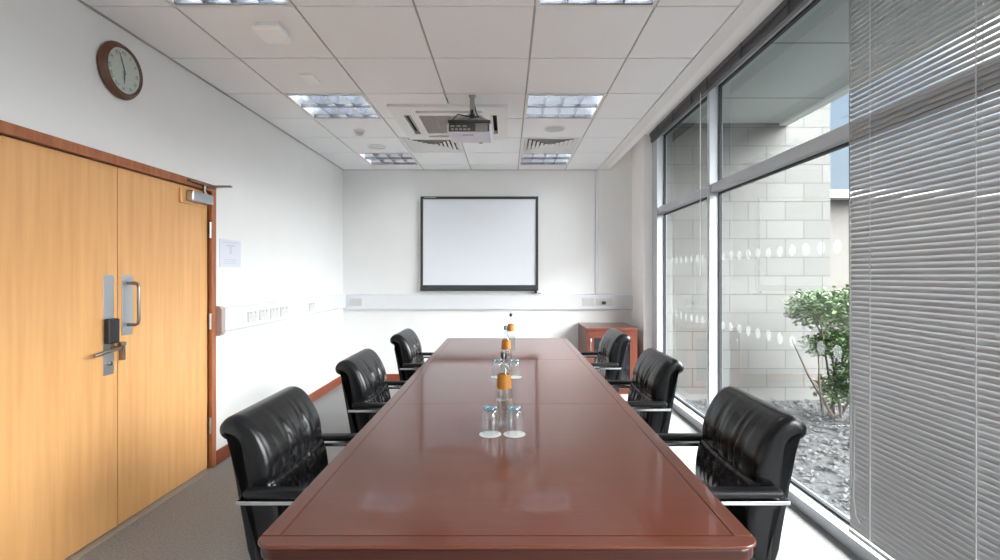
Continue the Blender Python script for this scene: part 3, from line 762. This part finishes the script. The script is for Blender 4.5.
# ------------------------------------------------------------------ bottles, tumblers, coasters on the table
def make_bottle(label):
    t = thing('glass_bottle', label, 'bottle', (0, 0, 0), 0, 'swing top bottles along the table')
    bm = B(); lathe(bm, [(0, .004), (.030, .0), (.0345, .005), (.035, .02), (.035, .13), (.0335, .150), (.0300, .163), (.0265, .205), (.0200, .225), (.0145, .245), (.0135, .272), (.0155, .274), (.0155, .282), (.011, .283)], 32)
    obj('bottle_body', bm, 'bottle', t, smooth=True, local=True)
    bm = B(); lathe(bm, [(0, .007), (.031, .007), (.0325, .02), (.0325, .11), (0, .11)], 32); obj('water', bm, 'water', t, smooth=True, local=True)
    bm = B(); lathe(bm, [(.0312, .158), (.0300, .175), (.0285, .195), (.0265, .215), (.0260, .215), (.0278, .195), (.0292, .175), (.0305, .158)], 32, closed=True)
    o = obj('neck_label', bm, 'orange', t, smooth=True, local=True); o['label'] = 'orange paper collar'
    bm = B(); lathe(bm, [(.009, .278), (.0135, .284), (.0145, .295), (.011, .303), (0, .305)], 20); obj('stopper', bm, 'black', t, smooth=True, local=True)
    bm = B()
    tube(bm, [(0, -.0155, .262), (0, -.021, .272), (0, -.018, .297), (0, -.006, .309), (0, .006, .309), (0, .018, .297), (0, .021, .272), (0, .0155, .262)], .0016, 8)
    tube(bm, [(.0155*math.cos(a), .0155*math.sin(a), .258) for a in [2*PI*k/20 for k in range(21)]], .0016, 8)
    tube(bm, [(.0, -.017, .26), (.016, -.018, .25), (.022, -.010, .235), (.023, 0, .232), (.022, .010, .235), (.016, .018, .25), (0, .017, .26)], .0016, 8)
    obj('wire_clasp', bm, 'steel', t, smooth=True, local=True)
    bm = B()
    for z in (.045, .056, .067, .078, .089, .10, .111, .122): box(bm, -.016, .016, -.0356, -.0352, z, z+.0016)
    o = obj('printed_lines', bm, 'slot', t, local=True)
    return t
b0 = make_bottle('clear swing top bottle with orange collar, nearest the camera on table'); b0.location = (-.012, 2.06, TZ)
dup(b0, (-.006, 3.14, TZ), 0, 'clear swing top bottle with orange collar, in the middle of table')
dup(b0, (.033, 4.15, TZ), .5, 'clear swing top bottle with orange collar, nearest the far wall')
def make_coaster(label):
    bm = B(); lathe(bm, [(0, 0), (.041, 0), (.043, .001), (.043, .002), (0, .002)], 32)
    o = obj('coaster', bm, 'coaster', None, smooth=True, keep=True); tag(o, label, 'coaster', 'white paper coasters under tumblers'); return o
def make_tumbler(label):
    t = thing('tumbler', label, 'drinking glass', (0, 0, 0), 0, 'upturned tumblers on the table')
    bm = B(); lathe(bm, [(.0305, .0), (.033, .02), (.0345, .045), (.0345, .065), (.031, .088), (.0255, .096), (.0240, .094), (.0293, .086), (.0327, .064), (.0327, .045), (.0312, .02), (.0287, .0)], 32, closed=True); obj('glass_wall', bm, 'tumbler', t, smooth=True, local=True)
    bm = B(); lathe(bm, [(0, .090), (.0245, .0925), (.0285, .099), (.0285, .104), (.0255, .108), (.016, .106), (0, .104)], 32); o = obj('glass_base', bm, 'tumblerbase', t, smooth=True, local=True); o['label'] = 'thick blue-tinted base'
    return t
c0 = t0 = None
gl = [(-.065, 1.955, 'left', 'nearest'), (.029, 1.955, 'right', 'nearest'), (-.055, 3.05, 'left', 'middle'), (.046, 3.05, 'right', 'middle')]
for x, y, side, pos in gl:
    la = 'round white paper coaster under the %s tumbler of the %s pair' % (side, pos)
    lb = 'clear upturned tumbler with blue base, %s one beside the %s bottle' % (side, pos)
    if c0 is None:
        c0 = make_coaster(la); c0.location = (x, y, TZ); t0 = make_tumbler(lb); t0.location = (x, y, TZ+.002)
    else:
        c = c0.copy(); C.objects.link(c); c.location = (x, y, TZ); c['label'] = la
        dup(t0, (x, y, TZ+.002), 0, lb)

# ------------------------------------------------------------------ cupboard in the far right corner
cx0, cx1, cy0, cy1, czt = .905, 1.485, 5.72, 6.385, .757
t = thing('cupboard', 'small cherry wood cupboard with dark glass door in far corner', 'cupboard', ((cx0+cx1)/2, (cy0+cy1)/2, 0))
bm = B(); box(bm, cx0-.005, cx1+.005, cy0-.012, cy1, czt-.028, czt); obj('cupboard_top', bm, 'cabwood', t, bevel=.003)
bm = B(); box(bm, cx0, cx0+.02, cy0+.02, cy1, .06, czt-.028); box(bm, cx1-.02, cx1, cy0+.02, cy1, .06, czt-.028); box(bm, cx0+.02, cx1-.02, cy1-.015, cy1, .06, czt-.028); box(bm, cx0+.02, cx1-.02, cy0+.02, cy1-.015, .06, .08); box(bm, cx0+.02, cx1-.02, cy0+.05, cy1-.015, .39, .405)
obj('carcass', bm, 'cabwood', t)
bm = B(); box(bm, cx0+.01, cx1-.01, cy0+.03, cy1, 0, .06); obj('plinth', bm, 'cabwood', t)
bm = B(); w = .085
box(bm, cx0+.002, cx0+w, cy0, cy0+.02, .063, czt-.03); box(bm, cx1-w, cx1-.002, cy0, cy0+.02, .063, czt-.03); box(bm, cx0+w, cx1-w, cy0, cy0+.02, czt-.03-w, czt-.03); box(bm, cx0+w, cx1-w, cy0, cy0+.02, .063, .063+w)
dr = obj('cupboard_door', bm, 'cabwood', t)
bm = B(); box(bm, cx0+w, cx1-w, cy0+.006, cy0+.012, .063+w, czt-.03-w); obj('glass_panel', bm, 'darkglass', dr)
bm = B(); tube(bm, [(cx0+.045, cy0, .50), (cx0+.045, cy0-.028, .505), (cx0+.045, cy0-.03, .52), (cx0+.045, cy0-.03, .62), (cx0+.045, cy0-.028, .635), (cx0+.045, cy0, .64)], .006, 10); obj('handle', bm, 'chrome', dr, smooth=True)

# ------------------------------------------------------------------ outside
bm = B(); box(bm, XW+.11, 30, -14, 40, GZ-.1, GZ); struct(obj('ground', bm, 'soil', keep=True))
bm = B(); box(bm, XW+.12, 3.92, 6.10, 6.5, GZ, 5.2); w_ = struct(obj('wall_outside', bm, 'block', keep=True))
bm = B(); box(bm, XW+.13, 3.30, -6, 6.095, 3.20, 3.24)
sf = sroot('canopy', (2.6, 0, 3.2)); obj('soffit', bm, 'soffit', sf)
bm = B()
for k in range(-4, 3): box(bm, XW+.13, 3.30, 3.99+1.24*k-.012+0, 3.99+1.24*k+.012, 3.197, 3.2)
obj('soffit_joint', bm, 'soffitline', sf)
bm = B(); box(bm, 3.30, 3.40, -6, 6.095, 3.17, 3.34); obj('fascia', bm, 'fascia', sf)
bm = B(); box(bm, XW+.11, 3.30, -6, 6.095, 3.24, 3.34); obj('roof_deck', bm, 'fascia', sf)
bm = B(); box(bm, XW+.0, XW+.13, YB, 6.095, ZS, 3.2); obj('lintel', bm, 'fascia', sf)
# building across the garden
t = thing('building', 'low cream clad building with white eave seen beyond the block wall', 'building', (14, 15, GZ))
bm = B(); box(bm, 5.5, 24, 13, 17, GZ, 3.3); obj('building_wall', bm, 'cream', t)
bm = B(); box(bm, 5.2, 24.3, 12.6, 17.3, 3.3, 3.5); obj('eave', bm, 'roofwhite', t)
bm = B()
for x in (13.6, 16.8, 20.0):
    box(bm, x, x+1.4, 12.97, 13, 1.0, 2.2)
obj('dark_window', bm, 'darkglass', t)

# slate chips scattered on the bed (uncountable)
bm = B(); rng = random.Random(11)
for k in range(5200):
    y = rng.uniform(1.6, 6.05); x = rng.uniform(1.85, 5.2)
    s = rng.uniform(.012, .045); a = rng.uniform(0, PI); tl = rng.uniform(-.5, .5); tz = rng.uniform(0, .03)
    mt = Matrix.Translation((x, y, GZ+tz)) @ Matrix.Rotation(a, 4, 'Z') @ Matrix.Rotation(tl, 4, 'X')
    v = [bm.verts.new(mt @ Vector(p)) for p in ((-s, -s*.45, 0), (s*.8, -s*.55, 0), (s, s*.3, 0), (-s*.5, s*.5, 0), (0, 0, s*.35))]
    for f in ((0, 1, 4), (1, 2, 4), (2, 3, 4), (3, 0, 4)): bm.faces.new([v[i] for i in f])
o = obj('slate_chips', bm, 'chip', None); o['kind'] = 'stuff'; tag(o, 'grey slate chips and bark covering the bed outside the window', 'chippings')

# shrub by the end of the block wall
t = thing('garden_shrub', 'leafy green shrub growing by the end of the block wall', 'shrub', (3.45, 5.3, GZ))
bm = B(); rng = random.Random(5)
stems = []
for k in range(7):
    a = rng.uniform(0, 2*PI); e = Vector((3.45+.42*math.cos(a), 5.3+.34*math.sin(a), rng.uniform(.55, 1.05)))
    b_ = Vector((3.45+rng.uniform(-.08, .08), 5.3+rng.uniform(-.08, .08), GZ)); mid = (b_+e)/2+Vector((rng.uniform(-.08, .08), rng.uniform(-.08, .08), .05))
    tube(bm, [b_, mid, e], [.016, .011, .005], 7); stems.append(e)
obj('stem', bm, 'bark', t, smooth=True)
bm = B()
cl_ = [(Vector((3.20, 5.25, 1.00)), (.27, .26, .20)), (Vector((3.50, 5.3, 1.02)), (.30, .28, .21)), (Vector((3.72, 5.3, .88)), (.22, .24, .24)), (Vector((3.52, 5.2, .68)), (.28, .25, .20)), (Vector((3.62, 5.2, .38)), (.24, .22, .22)), (Vector((3.5, 5.35, .15)), (.22, .2, .16)), (Vector((3.75, 5.1, .12)), (.18, .18, .16)), (Vector((3.24, 5.25, .62)), (.14, .14, .12))]
for c, rad in cl_:
    for k in range(int(16000*rad[0]*rad[1])):
        d = Vector((rng.gauss(0, 1), rng.gauss(0, 1), rng.gauss(0, 1))).normalized()*rng.uniform(.35, 1.08)
        p = c+Vector((d.x*rad[0], d.y*rad[1], d.z*rad[2])); L = rng.uniform(.035, .065); w = L*.32
        mt = Matrix.Translation(p) @ Matrix.Rotation(rng.uniform(0, 2*PI), 4, 'Z') @ Matrix.Rotation(rng.uniform(-1.0, .6), 4, 'Y') @ Matrix.Rotation(rng.uniform(-.6, .6), 4, 'X')
        v = [bm.verts.new(mt @ Vector(q)) for q in ((0, 0, 0), (L*.5, w, .004), (L, 0, -.004), (L*.5, -w, .004))]
        bm.faces.new(v)
obj('foliage', bm, 'leaf', t)

# ------------------------------------------------------------------ light: sky + lamps already in the fittings
w = bpy.data.worlds.new('sky'); sc.world = w; w.use_nodes = True
nt = w.node_tree; bg = nt.nodes['Background']
tcw = nt.nodes.new('ShaderNodeTexCoord'); sep = nt.nodes.new('ShaderNodeSeparateXYZ'); rmp = nt.nodes.new('ShaderNodeValToRGB')
nt.links.new(tcw.outputs['Generated'], sep.inputs[0]); nt.links.new(sep.outputs['Z'], rmp.inputs['Fac'])
e = rmp.color_ramp.elements; e[0].position = 0.0; e[0].color = (.74, .86, .97, 1); e[1].position = .6; e[1].color = (.36, .60, .92, 1)
nt.links.new(rmp.outputs['Color'], bg.inputs['Color']); bg.inputs['Strength'].default_value = .42
# broad glow added to the window-side sky to light the room, fading towards the garden's far end
dot = nt.nodes.new('ShaderNodeVectorMath'); dot.operation = 'DOT_PRODUCT'; dot.inputs[1].default_value = Vector((.90, -.40, .70)).normalized()
nt.links.new(tcw.outputs['Generated'], dot.inputs[0])
cr = nt.nodes.new('ShaderNodeMapRange'); cr.interpolation_type = 'SMOOTHSTEP'
cr.inputs['From Min'].default_value = .36; cr.inputs['From Max'].default_value = 1.0; cr.inputs['To Min'].default_value = 0; cr.inputs['To Max'].default_value = SKY_GLOW
nt.links.new(dot.outputs['Value'], cr.inputs['Value'])
bg2 = nt.nodes.new('ShaderNodeBackground'); bg2.inputs['Color'].default_value = (.99, .985, .98, 1)
hz = nt.nodes.new('ShaderNodeMapRange'); hz.interpolation_type = 'SMOOTHSTEP'      # mask dims the added glow near the horizon, sparing the left wall
hz.inputs['From Min'].default_value = .02; hz.inputs['From Max'].default_value = .46; hz.inputs['To Min'].default_value = .18; hz.inputs['To Max'].default_value = 1.0
nt.links.new(sep.outputs['Z'], hz.inputs['Value'])
mu = nt.nodes.new('ShaderNodeMath'); mu.operation = 'MULTIPLY'
nt.links.new(cr.outputs['Result'], mu.inputs[0]); nt.links.new(hz.outputs['Result'], mu.inputs[1])
nt.links.new(mu.outputs[0], bg2.inputs['Strength'])
ad = nt.nodes.new('ShaderNodeAddShader'); nt.links.new(bg.outputs[0], ad.inputs[0]); nt.links.new(bg2.outputs[0], ad.inputs[1])
nt.links.new(ad.outputs[0], nt.nodes['World Output'].inputs['Surface'])
w.cycles.sampling_method = 'MANUAL'; w.cycles.sample_map_resolution = 512

# ------------------------------------------------------------------ camera
cam = bpy.data.cameras.new('camera'); co = bpy.data.objects.new('camera', cam); C.objects.link(co)
co.location = (0, 0, 1.36); co.rotation_euler = (PI/2, 0, 0)
cam.sensor_width = 36; cam.lens = 36*503/1000; cam.shift_x = -.007; cam.shift_y = -.005; cam.clip_start = .02
sc.camera = co
vs = sc.view_settings; vs.view_transform = 'Standard'; vs.look = 'None'; vs.gamma = 1; vs.use_curve_mapping = False; vs.exposure = 1.13
cy_ = sc.cycles; cy_.use_denoising = True; cy_.max_bounces = 16; cy_.diffuse_bounces = 12; cy_.transparent_max_bounces = 24; cy_.caustics_reflective = False; cy_.sample_clamp_indirect = 6
